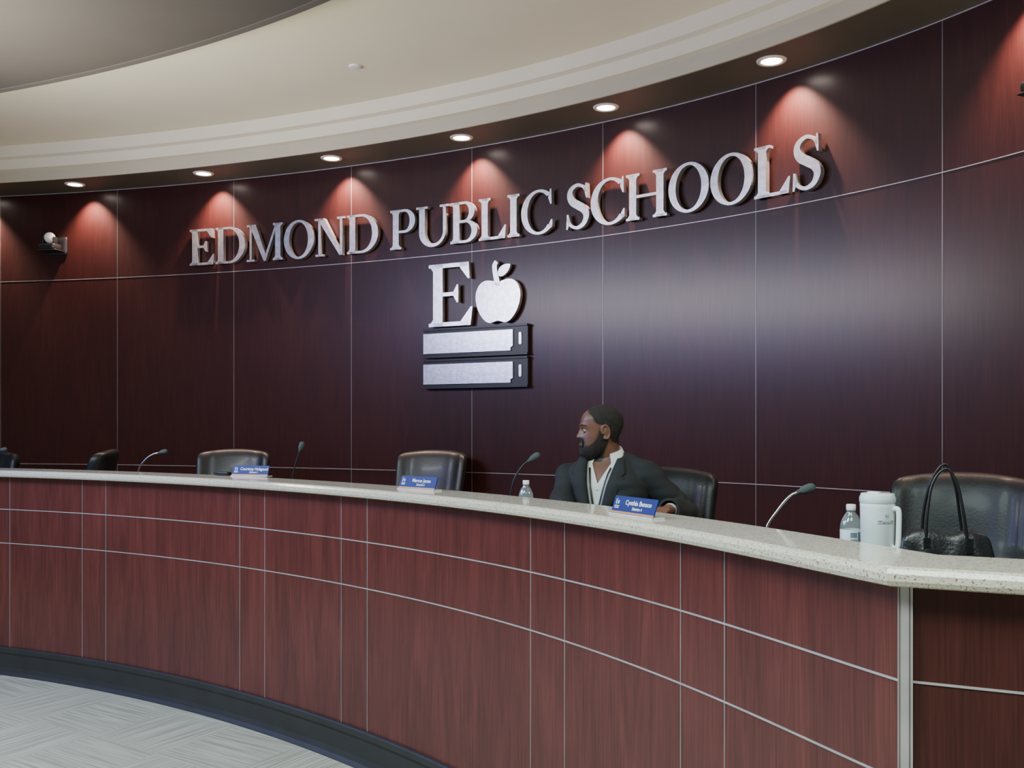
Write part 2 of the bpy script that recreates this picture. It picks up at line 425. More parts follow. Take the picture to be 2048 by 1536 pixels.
def G(c):
    g=Glyph()
    if c=='E':
        g.stem(.095,.28,rs=False); g.rect(.26,.935,.76,1); g.poly((.78,1),(.805,.74),(.77,.74),(.61,.935),(.61,1)); w=.86
        g.rect(.26,.48,.55,.54); g.poly((.49,.48),(.56,.37),(.585,.37),(.585,.655),(.56,.655),(.49,.54))
        g.rect(.26,0,.8,.065); g.poly((.62,0),(.82,0),(.86,.29),(.825,.29),(.63,.065))
    elif c=='L':
        g.stem(.095,.28); g.rect(.26,0,.76,.065); g.poly((.57,0),(.79,0),(.825,.32),(.79,.32),(.59,.065)); w=.82
    elif c=='I': g.stem(.095,.28); w=.375
    elif c=='H': g.stem(.09,.27); g.stem(.79,.97); g.rect(.26,.47,.8,.53); w=1.06
    elif c=='D':
        g.stem(.095,.28,rs=False); g.rect(.26,.94,.5,1); g.rect(.26,0,.5,.06); g.ring(.48,.5,.55,.5,.355,.44,-90,90); w=1.03
    elif c=='P':
        g.stem(.095,.28,topp=True); g.rect(.26,.94,.48,1); g.rect(.26,.41,.48,.47); g.ring(.47,.705,.33,.295,.16,.235,-90,90); w=.80
    elif c=='B':
        g.stem(.095,.28,rs=False); g.rect(.26,.94,.46,1); g.rect(.26,.49,.5,.55); g.rect(.26,0,.48,.06)
        g.ring(.45,.75,.30,.25,.13,.19,-90,90); g.ring(.47,.275,.36,.275,.19,.215,-90,90); w=.83
    elif c=='O': g.ring(.5,.5,.5,.52,.32,.46); w=1.0
    elif c=='C':
        g.ring(.52,.5,.52,.52,.34,.46,48,318); w=.9
        g.poly((.84,1.0),(.875,1.0),(.885,.65),(.85,.65),(.79,.80),(.82,.90))
        g.poly((.86,.10),(.90,.13),(.905,.30),(.875,.30),(.79,.17))
    elif c=='S':
        g.ribbon([(.56,.80),(.49,.92),(.33,.98),(.17,.905),(.12,.77),(.19,.62),(.35,.52),(.51,.41),(.57,.26),(.49,.09),(.32,.02),(.14,.09),(.06,.25)],
                 [.05,.065,.075,.11,.145,.175,.185,.175,.145,.11,.075,.065,.05])
        g.poly((.55,1.0),(.585,1.0),(.60,.67),(.565,.67),(.515,.84)); g.poly((.025,.0),(.06,.0),(.125,.16),(.075,.34),(.04,.34)); w=.65
    elif c=='U':
        g.rect(.09,.34,.27,1); g.rect(.0,.945,.36,1); g.rect(.74,.945,1.02,1); g.rect(.84,.34,.92,1)
        A=np.radians(np.linspace(180,360,49))
        L=np.stack([.505+.415*np.cos(A),.36+.38*np.sin(A)],1); R=np.stack([.555+.285*np.cos(A),.36+.295*np.sin(A)],1)
        g.parts.append(('s',L,R,False)); w=1.02
    elif c=='N':
        g.rect(.125,0,.20,1); g.rect(.03,0,.30,.055); g.rect(.0,.945,.28,1); g.poly((.09,1),(.315,1),(.93,0),(.83,0)) ; g.rect(.845,0,.92,1); g.rect(.75,.945,1.03,1); w=1.03
    elif c=='M':
        g.rect(.12,0,.19,1); g.rect(.02,0,.29,.055); g.rect(.02,.945,.2,1)
        g.poly((.115,1),(.33,1),(.685,.13),(.60,.0)); g.poly((.59,0),(.665,.0),(1.08,1),(1.01,1))
        g.stem(.995,1.17,l=.075,ls=True); w=1.25
    g.w=w; return g
def on_wall(o,u,z,d=.018):
    p,t,n=WALL.at(u,d); o.location=(p[0],p[1],z); o.rotation_euler=(0,0,math.atan2(t[1],t[0]))
words=[("EDMOND",380,757),("PUBLIC",781,1105),("SCHOOLS",1132,1643)]
for w,x0,x1 in words:
    u0=WALL.u_px(x0,.05); u1=WALL.u_px(x1,.05); gl=[G(c) for c in w]; gap=.045
    tot=sum(g.w for g in gl)+gap*(len(gl)-1); H=.325; sx=(u1-u0)/(tot*H)
    u=u0
    for c,g in zip(w,gl):
        W_=g.w*H*sx
        o=g.build("wall_letter",M_metal,H,.04,sx)
        for v in o.data.vertices: v.co.x-=W_/2
        on_wall(o,u+W_/2,3.016)
        tag(o,f"raised brushed metal serif capital letter {c} on mahogany wall","letter","metal letters of the wall name sign")
        u+=W_+gap*H*sx
g=G('E'); u0=WALL.u_px(857,.05);u1=WALL.u_px(945,.05)
o=g.build("emblem_letter",M_metal,.50,.035,(u1-u0)/(.86*.5))
for v in o.data.vertices: v.co.x-=(u1-u0)/2
on_wall(o,(u0+u1)/2,2.365); tag(o,"large raised brushed metal serif letter E above book emblem","letter")
u0=WALL.u_px(952,.05);u1=WALL.u_px(1040,.05); AW=u1-u0
apple=empty("apple_emblem"); on_wall(apple,(u0+u1)/2,2.37); tag(apple,"raised brushed metal apple emblem with curled stem and leaf","emblem")
half=[(0,.80),(.10,.86),(.28,.88),(.42,.80),(.5,.62),(.49,.42),(.42,.22),(.30,.06),(.18,.0),(.08,.02),(0,.04)]
hc=catmull(half,6); out=[(p[0]*AW,p[1]*.375) for p in hc]; outl=out+[(-x,z) for x,z in out[::-1][1:-1]]
def plate(name,pts,depth,mat,parent,y0=0):
    bm=bmesh.new(); f=[bm.verts.new((x,y0-depth,z)) for x,z in pts]; b=[bm.verts.new((x,y0,z)) for x,z in pts]; n=len(f)
    bm.faces.new(f); bm.faces.new(b[::-1])
    for i in range(n): bm.faces.new((f[i],f[(i+1)%n],b[(i+1)%n],b[i]))
    return bm_obj(name,bm,mat,parent)
plate("apple_body",outl,.035,M_metal,apple)
g=Glyph(); g.ribbon([(.0,.28),(-.012,.34),(-.026,.40),(-.028,.445),(-.010,.472)],[.05,.046,.042,.04,.034])
g.build("apple_stem",M_metal,1,.035,1,apple)
lf=catmull([(-.012,.366),(.035,.356),(.085,.385),(.112,.440),(.060,.446),(.012,.420),(-.012,.366)],5)[:-1]
plate("apple_leaf",[(p[0],p[1]) for p in lf],.03,M_metal,apple)
u0=WALL.u_px(845,.06);u1=WALL.u_px(1052,.06); BW=u1-u0
for zb,lab in ((2.115,"upper flat metal book emblem, black cover with silver page block"),(1.868,"lower flat metal book emblem, black cover with silver page block")):
    bk=empty("book_emblem"); on_wall(bk,(u0+u1)/2,zb,.02); tag(bk,lab,"emblem","stacked metal book emblems")
    h=BW/2
    plate("book_cover",[(-h,0),(h,0),(h,.235),(-h,.235)],.03,M_darkmet,bk)
    for a,b in ((0,.016),(.219,.235)): plate("cover_edge",[(-h-.004,a),(h+.002,a),(h+.002,b),(-h-.004,b)],.012,M_darkmet,bk,-.03)
    plate("page_block",[(-h+.005,.035),(h*.70,.035),(h*.70,.06),(h*.74,.068),(h*.74,.195),(-h+.005,.195)],.012,M_metal,bk,-.03)
    pill=[(h*.87+.012*math.cos(a),.125+ (.035 if math.sin(a)>0 else -.035)+.012*math.sin(a)) for a in np.linspace(0,2*math.pi,24,endpoint=False)]
    plate("spine_mark",pill,.008,M_metal,bk,-.03)

# ------------------------------------------------------------ downlights
M_lens=mat("downlight_glow",(1,1,1),.4,emit=(1,.86,.74),estr=24)
M_dtrim=mat("downlight_trim",(.8,.75,.7),.3,.3)
lights_px=[150,407,663,923,1212,1543,2010]
us=[WALL.u_px(x,.26) for x in lights_px]; us=[us[0]-1.2]+us
for u in us:
    p,t,n=WALL.at(u,.26)
    dl=empty("recessed_downlight",(p[0],p[1],ZT)); tag(dl,"round recessed downlight glowing in dark soffit","downlight","soffit downlights")
    lathe("trim_ring",[(.062,-.002),(.066,-.008),(.085,-.008),(.09,0)],M_dtrim,dl)
    lathe("glowing_lens",[(0.0001,.0),(.03,-.003),(.062,-.004)],M_lens,dl)
    L=bpy.data.lights.new("downlight_lamp",'SPOT'); L.energy=300; L.color=(1,.66,.52); L.spot_size=math.radians(94); L.spot_blend=.9; L.shadow_soft_size=.02
    lo=bpy.data.objects.new("downlight_lamp",L); link(lo)
    q,_,_=WALL.at(u,.13)
    lo.location=(q[0],q[1],ZT-.012)
    tgt=Vector((q[0]-n[0]*.09,q[1]-n[1]*.09,ZT-.62)); d=tgt-lo.location
    lo.rotation_euler=d.to_track_quat('-Z','Y').to_euler()
X=(710-1024)/287;Y=F/287
o=lathe("ceiling_disc_cover",[(.0001,-.012),(.03,-.012),(.042,-.009),(.045,0)],M_white,None,(X,Y,4.08))
tag(o,"small round white concealed sprinkler cover on cream ceiling","sprinkler cover")

# ------------------------------------------------------------ ptz cameras
M_shell=mat("white_camera_shell",(.6,.58,.58),.35)
def ptz(u,z,label):
    c=empty("conference_camera"); on_wall(c,u,z,.0); tag(c,label,"camera","wall cameras")
    rbox("wall_bracket",(.10,.008,.085),.006,M_black,c,(0.03,-.012,0),4)
    rbox("bracket_shelf",(.10,.075,.006),.005,M_black,c,(0.01,-.08,-.055),4)
    rbox("camera_base",(.085,.06,.03),.018,M_black,c,(0,-.085,-.02),6)
    for sx in(-1,1): rbox("yoke_arm",(.008,.03,.035),.007,M_black,c,(sx*.058,-.085,.04),4)
    lathe("camera_head",[(.0001,-.05),(.03,-.05),(.045,-.042),(.05,-.03),(.05,.03),(.045,.045),(.0001,.048)],M_shell,c,(0,-.085,.065),24,True,(math.radians(90),0,math.radians(35)))
    lathe("camera_lens",[(.0001,.0),(.026,0),(.03,-.006),(.032,-.012)],M_black,c,(-.03,-.13,.065),24,True,(math.radians(90),0,math.radians(-35)))
ptz(WALL.u_px(112),3.27,"white and black pan-tilt conference camera on black wall bracket")
ptz(WALL.u_px(2048)+.17,3.24,"dark bracket-mounted conference camera high on mahogany wall")

# ------------------------------------------------------------ chairs
def build_chair(lowback=0):
    parts=[]
    def bdef(p):
        x,y,z=p; t=max(0,min(1,(z+.31)/.62))
        w=1-.10*(1-t)
        z2=z-.028*(x/.28)**2*(1 if z>0 else 0)
        crease=.014*math.exp(-((abs(x)-.2)/.018)**2)*(1 if y<0 else 0)
        bulge=-.02*math.exp(-((t-.25)/.2)**2)*(1 if y<0 else .5)
        puff=-.010*math.exp(-(x/.13)**2)*math.exp(-((t-.75)/.16)**2)*(1 if y<0 else 0)
        y2=y-.085*(x/.28)**2+crease+bulge+puff
        y2+=.14*(t**1.2)
        return (x*w,y2,z2)
    bm=bmesh.new(); rounded_box_bm(bm,(.296,.058,.31),.050,18,bdef); b=bm_obj("backrest",bm,M_leather,None,True); b.location=(0,.23,.69)
    def sdef(p):
        x,y,z=p
        return (x,y,z+.02*(x/.27)**2+ (-.03*max(0,(-y-.15)/.1)**2 if y<-.15 else 0))
    bm=bmesh.new(); rounded_box_bm(bm,(.26,.26,.06),.055,10,sdef); s=bm_obj("seat",bm,M_leather,None,True); s.location=(0,0,.43)
    parts=[b,s]
    for sx in(-1,1):
        bm=bmesh.new()
        pts=catmull([(sx*.26,.17,.43),(sx*.31,.19,.5),(sx*.315,.17,.62),(sx*.315,.0,.655),(sx*.315,-.16,.65),(sx*.31,-.2,.58),(sx*.27,-.12,.43)],6)
        tube_bm(bm,pts,.018,10)
        rounded_box_bm(bm,(.03,.14,.018),.016,5,None,(sx*.315,-.02,.665))
        parts.append(bm_obj("armrest",bm,M_black,None,True))
    parts.append(lathe("gas_column",[(.0001,.10),(.035,.10),(.035,.22),(.022,.22),(.022,.38),(.0001,.38)],M_darkmet,None))
    for k in range(5):
        a=2*math.pi*k/5+.3; bm=bmesh.new()
        tube_bm(bm,[(0,0,.12),(.15*math.cos(a),.15*math.sin(a),.11),(.29*math.cos(a),.29*math.sin(a),.075)],[.028,.024,.016],10,.7)
        parts.append(bm_obj("base_leg",bm,M_darkmet,None,True))
        bm=bmesh.new()
        for sd in(-.014,.014):
            c=Vector((.29*math.cos(a),.29*math.sin(a),.03)); n=Vector((-math.sin(a),math.cos(a),0))
            tube_bm(bm,[c+n*(sd-.009),c+n*(sd+.009)],.03,14)
        tube_bm(bm,[(.29*math.cos(a),.29*math.sin(a),.03),(.29*math.cos(a),.29*math.sin(a),.08)],.008,8)
        parts.append(bm_obj("caster",bm,M_black,None,True))
    return parts
proto=build_chair()
chairs=[(-85,275,-8,"black leather swivel chair at the far end of the desk"),
        (128,250,-76,"black leather swivel chair turned sideways near the wall"),
        (450,255,2,"black leather swivel chair behind a nameplate"),
        (834,264,-20,"black leather swivel chair pushed back near the wall"),
        (1276,438,-28,"black leather swivel chair the seated person uses"),
        (1896,490,-36,"black leather swivel chair behind the black handbag")]
for i,(px,s,rot,lab) in enumerate(chairs):
    c=empty("office_chair",((px-1024)/s,F/s,.38),math.radians(rot)); tag(c,lab,"chair","black leather dais chairs")
    for p in proto:
        q=p.copy(); COL.objects.link(q); q.parent=c
for p in proto: bpy.data.objects.remove(p)

# ------------------------------------------------------------ microphones
M_foam=mat("grey_foam",(.06,.075,.075),.9,bump=(200,.5))
def mic(base,pts_local,label):
    m=empty("gooseneck_microphone",(base[0],base[1],1.14)); tag(m,label,"microphone","gooseneck desk microphones")
    rbox("microphone_base",(.045,.06,.014),.012,M_black,m,(0,0,.0145),5)
    bm=bmesh.new(); P=catmull(pts_local,8); tube_bm(bm,P,.0045,8); bm_obj("gooseneck",bm,M_chrome if base[2] else M_black,m,True)
    d=(Vector(P[-1])-Vector(P[-3])).normalized(); bm=bmesh.new(); e=Vector(P[-1])
    tube_bm(bm,[e-d*.012,e,e+d*.012,e+d*.035,e+d*.045,e+d*.05],[.006,.008,.014,.0155,.012,.005],14); bm_obj("microphone_capsule",bm,M_foam,m,True)
def micpx(s,pts,metal,label):
    bx,by=(pts[0][0]-1024)/s,F/s
    loc=[(-.012,0,.02)]
    for x,y in pts: loc.append(((x-1024)/s-bx,0,EYE-(y-YH)/s-1.14))
    mic((bx,by,metal),loc,label)
micpx(640,[(1533,1058),(1556,1020),(1580,992),(1600,983)],1,"bent chrome gooseneck microphone with grey foam tip")
micpx(462,[(1021,990),(1030,955),(1047,930),(1060,920)],0,"black gooseneck microphone beside water bottle")
micpx(352,[(585,955),(591,928),(598,906),(600,900)],0,"upright black gooseneck microphone")
micpx(310,[(277,940),(290,920),(305,909),(320,905)],1,"bent chrome gooseneck microphone at the desk")
micpx(285,[(-30,935),(-20,912),(-8,902),(0,900)],1,"bent gooseneck microphone at the far desk end")

# ------------------------------------------------------------ nameplates
M_blue=mat("royal_blue_plate",(.006,.022,.15),.45,vary=(5,.05),spec=.3); M_gold=mat("gold_edge",(.5,.24,.08),.4,.3); M_txt=mat("white_print",(.85,.85,.85),.5)
M_clear=mat("white_acrylic_holder",(.6,.62,.65),.2)
def nameplate(px,py,ang,name,dist,label):
    s=(py-YH)/(EYE-ZC); X=(px-1024)/s; Y=F/s
    n=empty("nameplate",(X,Y,ZC),math.radians(-ang)); tag(n,label,"nameplate","blue desk nameplates")
    W_=.235;H_=.058;tl=math.radians(-20)
    R=Matrix.Translation((0,-.012,.006))@Matrix.Rotation(tl,4,'X')
    bm=bmesh.new(); box_bm(bm,-W_/2,W_/2,-.002,.002,.0,H_,R); bm_obj("plate_face",bm,M_blue,n)
    bm=bmesh.new(); box_bm(bm,-W_/2,W_/2,-.0028,.0021,.0,.006,R); bm_obj("gold_edge_strip",bm,M_gold,n)
    bm=bmesh.new(); box_bm(bm,-W_/2-.002,W_/2+.002,-.022,.03,.0003,.006); bm_obj("holder_base",bm,M_clear,n)
    T=R@Matrix.Translation((.022,-.0028,.037))@Matrix.Rotation(math.radians(90),4,'X')
    text_mesh("name_lettering",name,.0225,M_txt,n,T,.0003,.0003)
    T=R@Matrix.Translation((.022,-.0028,.018))@Matrix.Rotation(math.radians(90),4,'X')
    text_mesh("title_lettering",dist,.014,M_txt,n,T,.0003,.0002)
    bm=bmesh.new()
    box_bm(bm,-.104,-.101,-.0032,-.002,.030,.047,R)
    for z in(.030,.0375,.045): box_bm(bm,-.104,-.095,-.0032,-.002,z,z+.002,R)
    box_bm(bm,-.092,-.086,-.0032,-.002,.031,.042,R); box_bm(bm,-.106,-.082,-.0032,-.002,.022,.025,R); box_bm(bm,-.106,-.082,-.0032,-.002,.016,.019,R)
    bm_obj("plate_logo",bm,M_txt,n)
nameplate(1270,1033,62,"Cynthia Benson","District 4","blue nameplate with gold edge in front of the seated person")
nameplate(837,980,42,"Marcus Jones","District 5","blue nameplate with white lettering before an empty chair")
nameplate(502,953,20,"Courtney Hobgood","District 3","blue nameplate with white lettering beside a small black clicker")
s=(951-YH)/(EYE-ZC)
rc=rbox("presentation_remote",(.055,.018,.011),.008,M_black,None,((445-1024)/s,F/s,ZC+.0115),5,None,(0,0,-.5)); tag(rc,"small black remote lying on the stone ledge","remote")

# ------------------------------------------------------------ bottles
M_pet=clear_mat("clear_plastic",(.92,.97,.97)); M_water=mat("cap_white",(.85,.87,.88),.4); M_label=mat("bottle_label",(.76,.84,.86),.4)
M_green=mat("label_print_ink",(.16,.24,.28),.5)
def bottle(px,s,label):
    b=empty("water_bottle",((px-1024)/s,F/s,1.1405),.4); tag(b,label,"bottle","plastic water bottles")
    pr=[(.0001,.004),(.022,.0),(.030,.004),(.032,.012),(.0315,.02)]
    for k in range(5): pr+=[(.0325,.025+k*.009),(.0300,.0295+k*.009)]
    pr+=[(.0325,.072),(.0325,.075),(.0318,.076),(.0318,.128),(.0325,.130),(.0325,.138),(.030,.150),(.022,.168),(.0135,.180),(.0125,.188),(.0145,.189),(.0145,.192),(.0125,.193),(.0125,.197)]
    lathe("bottle_body",pr,M_pet,b,(0,0,0),36)
    lathe("bottle_cap",[(.0143,.187),(.0145,.203),(.013,.205),(.0001,.205)],M_water,b,(0,0,0),28)
    lathe("bottle_label",[(.0326,.087),(.0328,.088),(.0328,.127),(.0326,.128)],M_label,b,(0,0,0),36)
    bm=bmesh.new()
    for a0,a1,z0,z1,in ((-135,-100,.105,.12),(-95,-75,.093,.122),(-135,-100,.093,.099)):
        A=np.radians(np.linspace(a0,a1,8)); lo=[bm.verts.new((.0332*math.cos(a),.0332*math.sin(a),z0)) for a in A]; hi=[bm.verts.new((.0332*math.cos(a),.0332*math.sin(a),z1)) for a in A]
        for i in range(7): bm.faces.new((lo[i],lo[i+1],hi[i+1],hi[i]))
    bm_obj("label_print",bm,M_green,b)
bottle(1702,646,"clear plastic water bottle with white cap and printed label beside tumbler")
bottle(1052,458,"clear plastic water bottle with white cap behind the stone ledge")
M_tum=mat("pale_mint_enamel",(.82,.96,.93),.35)
s=700; tb=empty("insulated_tumbler",((1755-1024)/s,F/s,1.1405),math.radians(-48)); tag(tb,"pale mint insulated tumbler with side handle and clear lid","tumbler")
lathe("tumbler_body",[(.0001,.0),(.036,.0),(.039,.004),(.0395,.08),(.041,.095),(.0455,.105),(.0475,.218),(.048,.226),(.046,.230),(.0001,.230)],M_tum,tb,(0,0,0),40)
lathe("tumbler_lid",[(.0475,.228),(.0495,.232),(.0495,.244),(.046,.252),(.045,.256),(.0001,.256)],mat("frosted_lid",(.80,.94,.92),.25,trans=.15),tb,(0,0,0),40)
bm=bmesh.new(); tube_bm(bm,catmull([(.043,0,.212),(.056,0,.215),(.063,0,.206),(.063,0,.16),(.061,0,.115),(.054,0,.10),(.041,0,.108)],6),.006,10,1.3); bm_obj("tumbler_handle",bm,M_tum,tb,True)
bm=bmesh.new(); rounded_box_bm(bm,(.018,.009,.004),.003,3,None,(.0,-.02,.258)); bm_obj("lid_slider",bm,M_white,tb,True)
M_gp=mat("grey_print",(.40,.48,.47),.5)
ra=math.radians(48)
MT=Matrix.Rotation(ra-math.radians(-10),4,'Z')@Matrix.Translation((0,-.0485,0))
def bend(o,r=.0485):
    for v in o.data.vertices:
        a=v.co.x/r
        x,y,z=v.co
        v.co=Vector((r*math.sin(a),(1-math.cos(a))*r-z,y))
txt=text_mesh("tumbler_lettering","STANLEY",.0125,M_gp,tb,MT@Matrix.Translation((0,0,.178)),.0008,.0001); bend(txt)
bm=bmesh.new()
for x0,x1,z0,z1 in ((-.005,-.004,-.006,.006),(.004,.005,-.006,.006),(-.0006,.0006,-.008,.008),(-.005,.005,-.0006,.0006)): box_bm(bm,x0,x1,-.0008,.0010,z0,z1)
o=bm_obj("tumbler_mark",bm,M_gp,tb); o.matrix_local=MT@Matrix.Translation((0,0,.196))

# ------------------------------------------------------------ handbag
s=720; hb=empty("handbag",((1890-1024)/s,F/s,1.1405),math.radians(-10)); tag(hb,"slouchy black leather handbag with two upright handles","handbag")
def hdef(p):
    x,y,z=p; t=max(0,(z+.085)/.17)
    w=1-.16*t**1.3; y2=y*(1-.72*t)
    sag=.022*math.exp(-((x-.01)/.05)**2) if t>.5 else 0
    z2=z-sag*t+.004*noise.noise(Vector((x*16,y*16,z*16)))-.022*(x/.13)**2*(t>.5)
    fold=.006*math.sin(x*48+5*noise.noise(Vector((x*8,z*10,2))))*t*(1-t)*2
    return (x*w+.006*noise.noise(Vector((z*14,x*10,3))),y2+.008*noise.noise(Vector((x*14,z*14,1)))+fold,z2)
M_bag=mat("black_grained_leather",(.012,.012,.013),.32,0,.12,bump=(120,.35),vary=(8,.3))
rbox("bag_body",(.136,.062,.085),.022,M_bag,hb,(0,0,.086),22,hdef)
for dy,dz in ((-.024,0),(.024,.012)):
    bm=bmesh.new(); tube_bm(bm,catmull([(-.055,dy,.11),(-.052,dy*.9,.2),(-.035,dy*.5,.29),(0,dy*.3,.33+dz),(.028,dy*.5,.29),(.044,dy*.9,.2),(.055,dy,.11)],8),.0040,10); bm_obj("bag_handle",bm,M_bag,hb,True)
for sx in(-.055,.055):
    bm=bmesh.new(); M=Matrix.Translation((sx,-.034,.12)); box_bm(bm,-.009,.009,-.003,.003,-.02,.02,M)
    bm_obj("handle_tab",bm,M_bag,hb)

# ------------------------------------------------------------ person
PX,PY=.43,4.45; PHI=math.radians(-25)
person=empty("person",(PX,PY,0),PHI); tag(person,"seated person in dark suit and open white shirt, head turned sideways","person")
Minv=(Matrix.Translation((PX,PY,0))@Matrix.Rotation(PHI,4,'Z')).inverted()
def W(p): return Minv@Vector(p)
TOR=[(.84,.165,.115,.0),(1.0,.155,.115,0),(1.12,.165,.12,-.005),(1.24,.178,.12,-.01),(1.32,.180,.112,-.005),(1.38,.160,.09,.005),(1.42,.115,.07,.012),(1.45,.07,.058,.015),(1.47,.055,.052,.015)]
TZ=[t[0] for t in TOR]
def tor(z,k): return float(np.interp(z,TZ,[t[k] for t in TOR]))
def torso_bm(bm,inf,z0,z1,n=26,seg=40,pw=2.4):
    rings=[]
    for i in range(n):
        z=z0+(z1-z0)*i/(n-1); a=tor(z,1)+inf;b=tor(z,2)+inf;c=tor(z,3); r=[]
        for k in range(seg):
            t=2*math.pi*k/seg; ct,st=math.cos(t),math.sin(t)
            r.append(bm.verts.new((a*math.copysign(abs(ct)**(2/pw),ct),c+b*math.copysign(abs(st)**(2/pw),st),z)))
        rings.append(r)
    for i in range(n-1):
        for k in range(seg): bm.faces.new((rings[i][k],rings[i][(k+1)%seg],rings[i+1][(k+1)%seg],rings[i+1][k]))
    bm.faces.new(rings[0][::-1]); bm.faces.new(rings[-1])
def yfront(x,z,inf,pw=2.4):
    a=tor(z,1)+inf;b=tor(z,2)+inf; r=min(1,abs(x)/a)
    return tor(z,3)-b*(1-r**pw)**(1/pw)
HZ=[0,.012,.035,.062,.09,.12,.15,.18,.205,.225,.237,.241]
HF=[-.070,-.088,-.094,-.092,-.090,-.087,-.094,-.090,-.076,-.052,-.025,-.005]
HB=[-.02,.0,.03,.055,.075,.094,.103,.103,.09,.066,.038,.008]
HW=[.028,.043,.056,.064,.069,.073,.076,.077,.07,.053,.030,.006]
zz=np.linspace(0,.241,200)
def smooth_tab(V):
    v=np.interp(zz,HZ,V); k=np.ones(15)/15; vp=np.concatenate([np.full(7,v[0]),v,np.full(7,v[-1])]); return np.convolve(vp,k,'valid')
SF,SB,SW=smooth_tab(HF),smooth_tab(HB),smooth_tab(HW)
HM=Matrix.Translation((-.023,-.01,1.436))@Matrix.Rotation(math.radians(-62),4,'Z')
def headpt(z,t,inf=0):
    f=float(np.interp(z,zz,SF))-inf; b=float(np.interp(z,zz,SB))+inf; w=float(np.interp(z,zz,SW))+inf
    c=(f+b)/2; h=(b-f)/2; ct,st=math.cos(t),math.sin(t); pw=2.25
    x=w*math.copysign(abs(ct)**(2/pw),ct); y=c+h*math.copysign(abs(st)**(2/pw),st)
    zo=z
    if y<c-.02:
        nh=float(np.interp(z,[.078,.084,.090,.097,.105,.12,.135,.15],[0,.012,.020,.023,.020,.013,.006,0])); sg=float(np.interp(z,[.08,.098,.115,.14],[.020,.018,.012,.010]))
        y-=nh*math.exp(-(x/sg)**2)
        y-=.008*math.exp(-(x/.022)**2)*(math.exp(-((z-.060)/.006)**2)+math.exp(-((z-.073)/.005)**2))
        y+=.004*math.exp(-(x/.024)**2)*math.exp(-((z-.0665)/.0025)**2)
        y-=.004*math.exp(-((z-.148)/.009)**2)*math.exp(-(x/.05)**4)
        y+=.011*math.exp(-((abs(x)-.031)/.014)**2)*math.exp(-((z-.127)/.010)**2)
        y-=.004*math.exp(-(x/.025)**2)*math.exp(-((z-.022)/.014)**2)
    return Vector((x,y,zo))
def head_bm(bm,inf=0,nz=90,nt=120,region=None):
    rings=[]
    for i in range(nz):
        z=.241*i/(nz-1); rings.append([headpt(z,2*math.pi*k/nt,inf) for k in range(nt)])
    vm={}
    def vv(i,k):
        k%=nt
        if (i,k) not in vm:
            p=rings[i][k].copy()
            if inf: p.z=(p.z-.12)*(1+inf/.12)+.12
            vm[(i,k)]=bm.verts.new(HM@p)
        return vm[(i,k)]
    for i in range(nz-1):
        for k in range(nt):
            if region:
                p=(rings[i][k]+rings[i+1][(k+1)%nt])/2
                if region(p)<=0: continue
            bm.faces.new((vv(i,k),vv(i,k+1),vv(i+1,k+1),vv(i+1,k)))
    if not region:
        bm.faces.new([vv(0,k) for k in range(nt)][::-1])
    if not region or region(Vector((0,0,.241)))>0: bm.faces.new([vv(nz-1,k) for k in range(nt)])
# signed hair / beard fields in head space (positive = covered)
def hair_f(p):
    y,z=p.y,p.z
    front=float(np.interp(z,[.06,.075,.10,.125,.145,.158,.172,.190,.207,.220,.232,.241],[.09,.050,.034,.022,.006,-.024,-.036,-.048,-.056,-.056,-.056,-.056]))
    lo=(z-.072)*.8
    return min(y-front,lo)
def beard_f(p):
    y,z,x=p.y,p.z,abs(p.x)
    back=.010-y+.25*(z-.05)
    edge=float(np.interp(z,[0,.03,.045,.055,.07,.09,.125,.15],[-.2,-.2,-.085,-.056,-.036,-.020,-.010,-.002]))
    side=min(y-edge,back,.150-z)
    chin=min(.050-z,back)
    must=min(.0850-z,z-.0765,.030-x,-.05-y)
    r=math.hypot((x-.020)/1.0,(z-.066)/1.35)      # rounded band joining moustache and chin
    conn=min(.0155-r,r-.0105,x-.018,-.045-y)
    return max(side,chin,must,conn)
def skinmat():
    m=mat("deep_brown_skin",(.155,.070,.044),.42,0,.05,bump=(150,.12),vary=(14,.14)); nt=m.node_tree; b=nt.nodes["Principled BSDF"]
    b.inputs["Subsurface Weight"].default_value=.05
    src=b.inputs["Base Color"].links[0].from_socket
    at=nt.nodes.new("ShaderNodeAttribute"); at.attribute_name="stubble"
    tc=nt.nodes.new("ShaderNodeTexCoord"); n=nt.nodes.new("ShaderNodeTexNoise"); n.inputs["Scale"].default_value=900; nt.links.new(tc.outputs["Object"],n.inputs["Vector"])
    mu=nt.nodes.new("ShaderNodeMath"); mu.operation='MULTIPLY_ADD'; mu.use_clamp=True
    a2=nt.nodes.new("ShaderNodeMath"); a2.operation='MULTIPLY'; nt.links.new(at.outputs["Fac"],a2.inputs[0]); nt.links.new(n.outputs["Fac"],a2.inputs[1])
    nt.links.new(at.outputs["Fac"],mu.inputs[0]); nt.links.new(a2.outputs[0],mu.inputs[2]); mu.inputs[1].default_value=.6
    mx=nt.nodes.new("ShaderNodeMix"); mx.data_type='RGBA'; nt.links.new(mu.outputs[0],mx.inputs[0]); nt.links.new(src,mx.inputs[6]); mx.inputs[7].default_value=(.018,.014,.012,1)
    nt.links.new(mx.outputs[2],b.inputs["Base Color"])
    return m
M_skin=skinmat(); M_hair=mat("black_cropped_hair",(.018,.014,.012),.75,bump=(420,.9),vary=(60,.5)); M_jacket=mat("charcoal_suit_cloth",(.013,.0155,.018),.8,bump=(260,.3)); M_shirt=mat("white_shirt_cloth",(.62,.65,.62),.7,bump=(180,.15),vary=(4,.04))
M_lid=mat("eyelid_skin",(.11,.050,.033),.45)
LS=Vector((.175,.005,1.368)); RS=Vector((-.174,-.005,1.348))
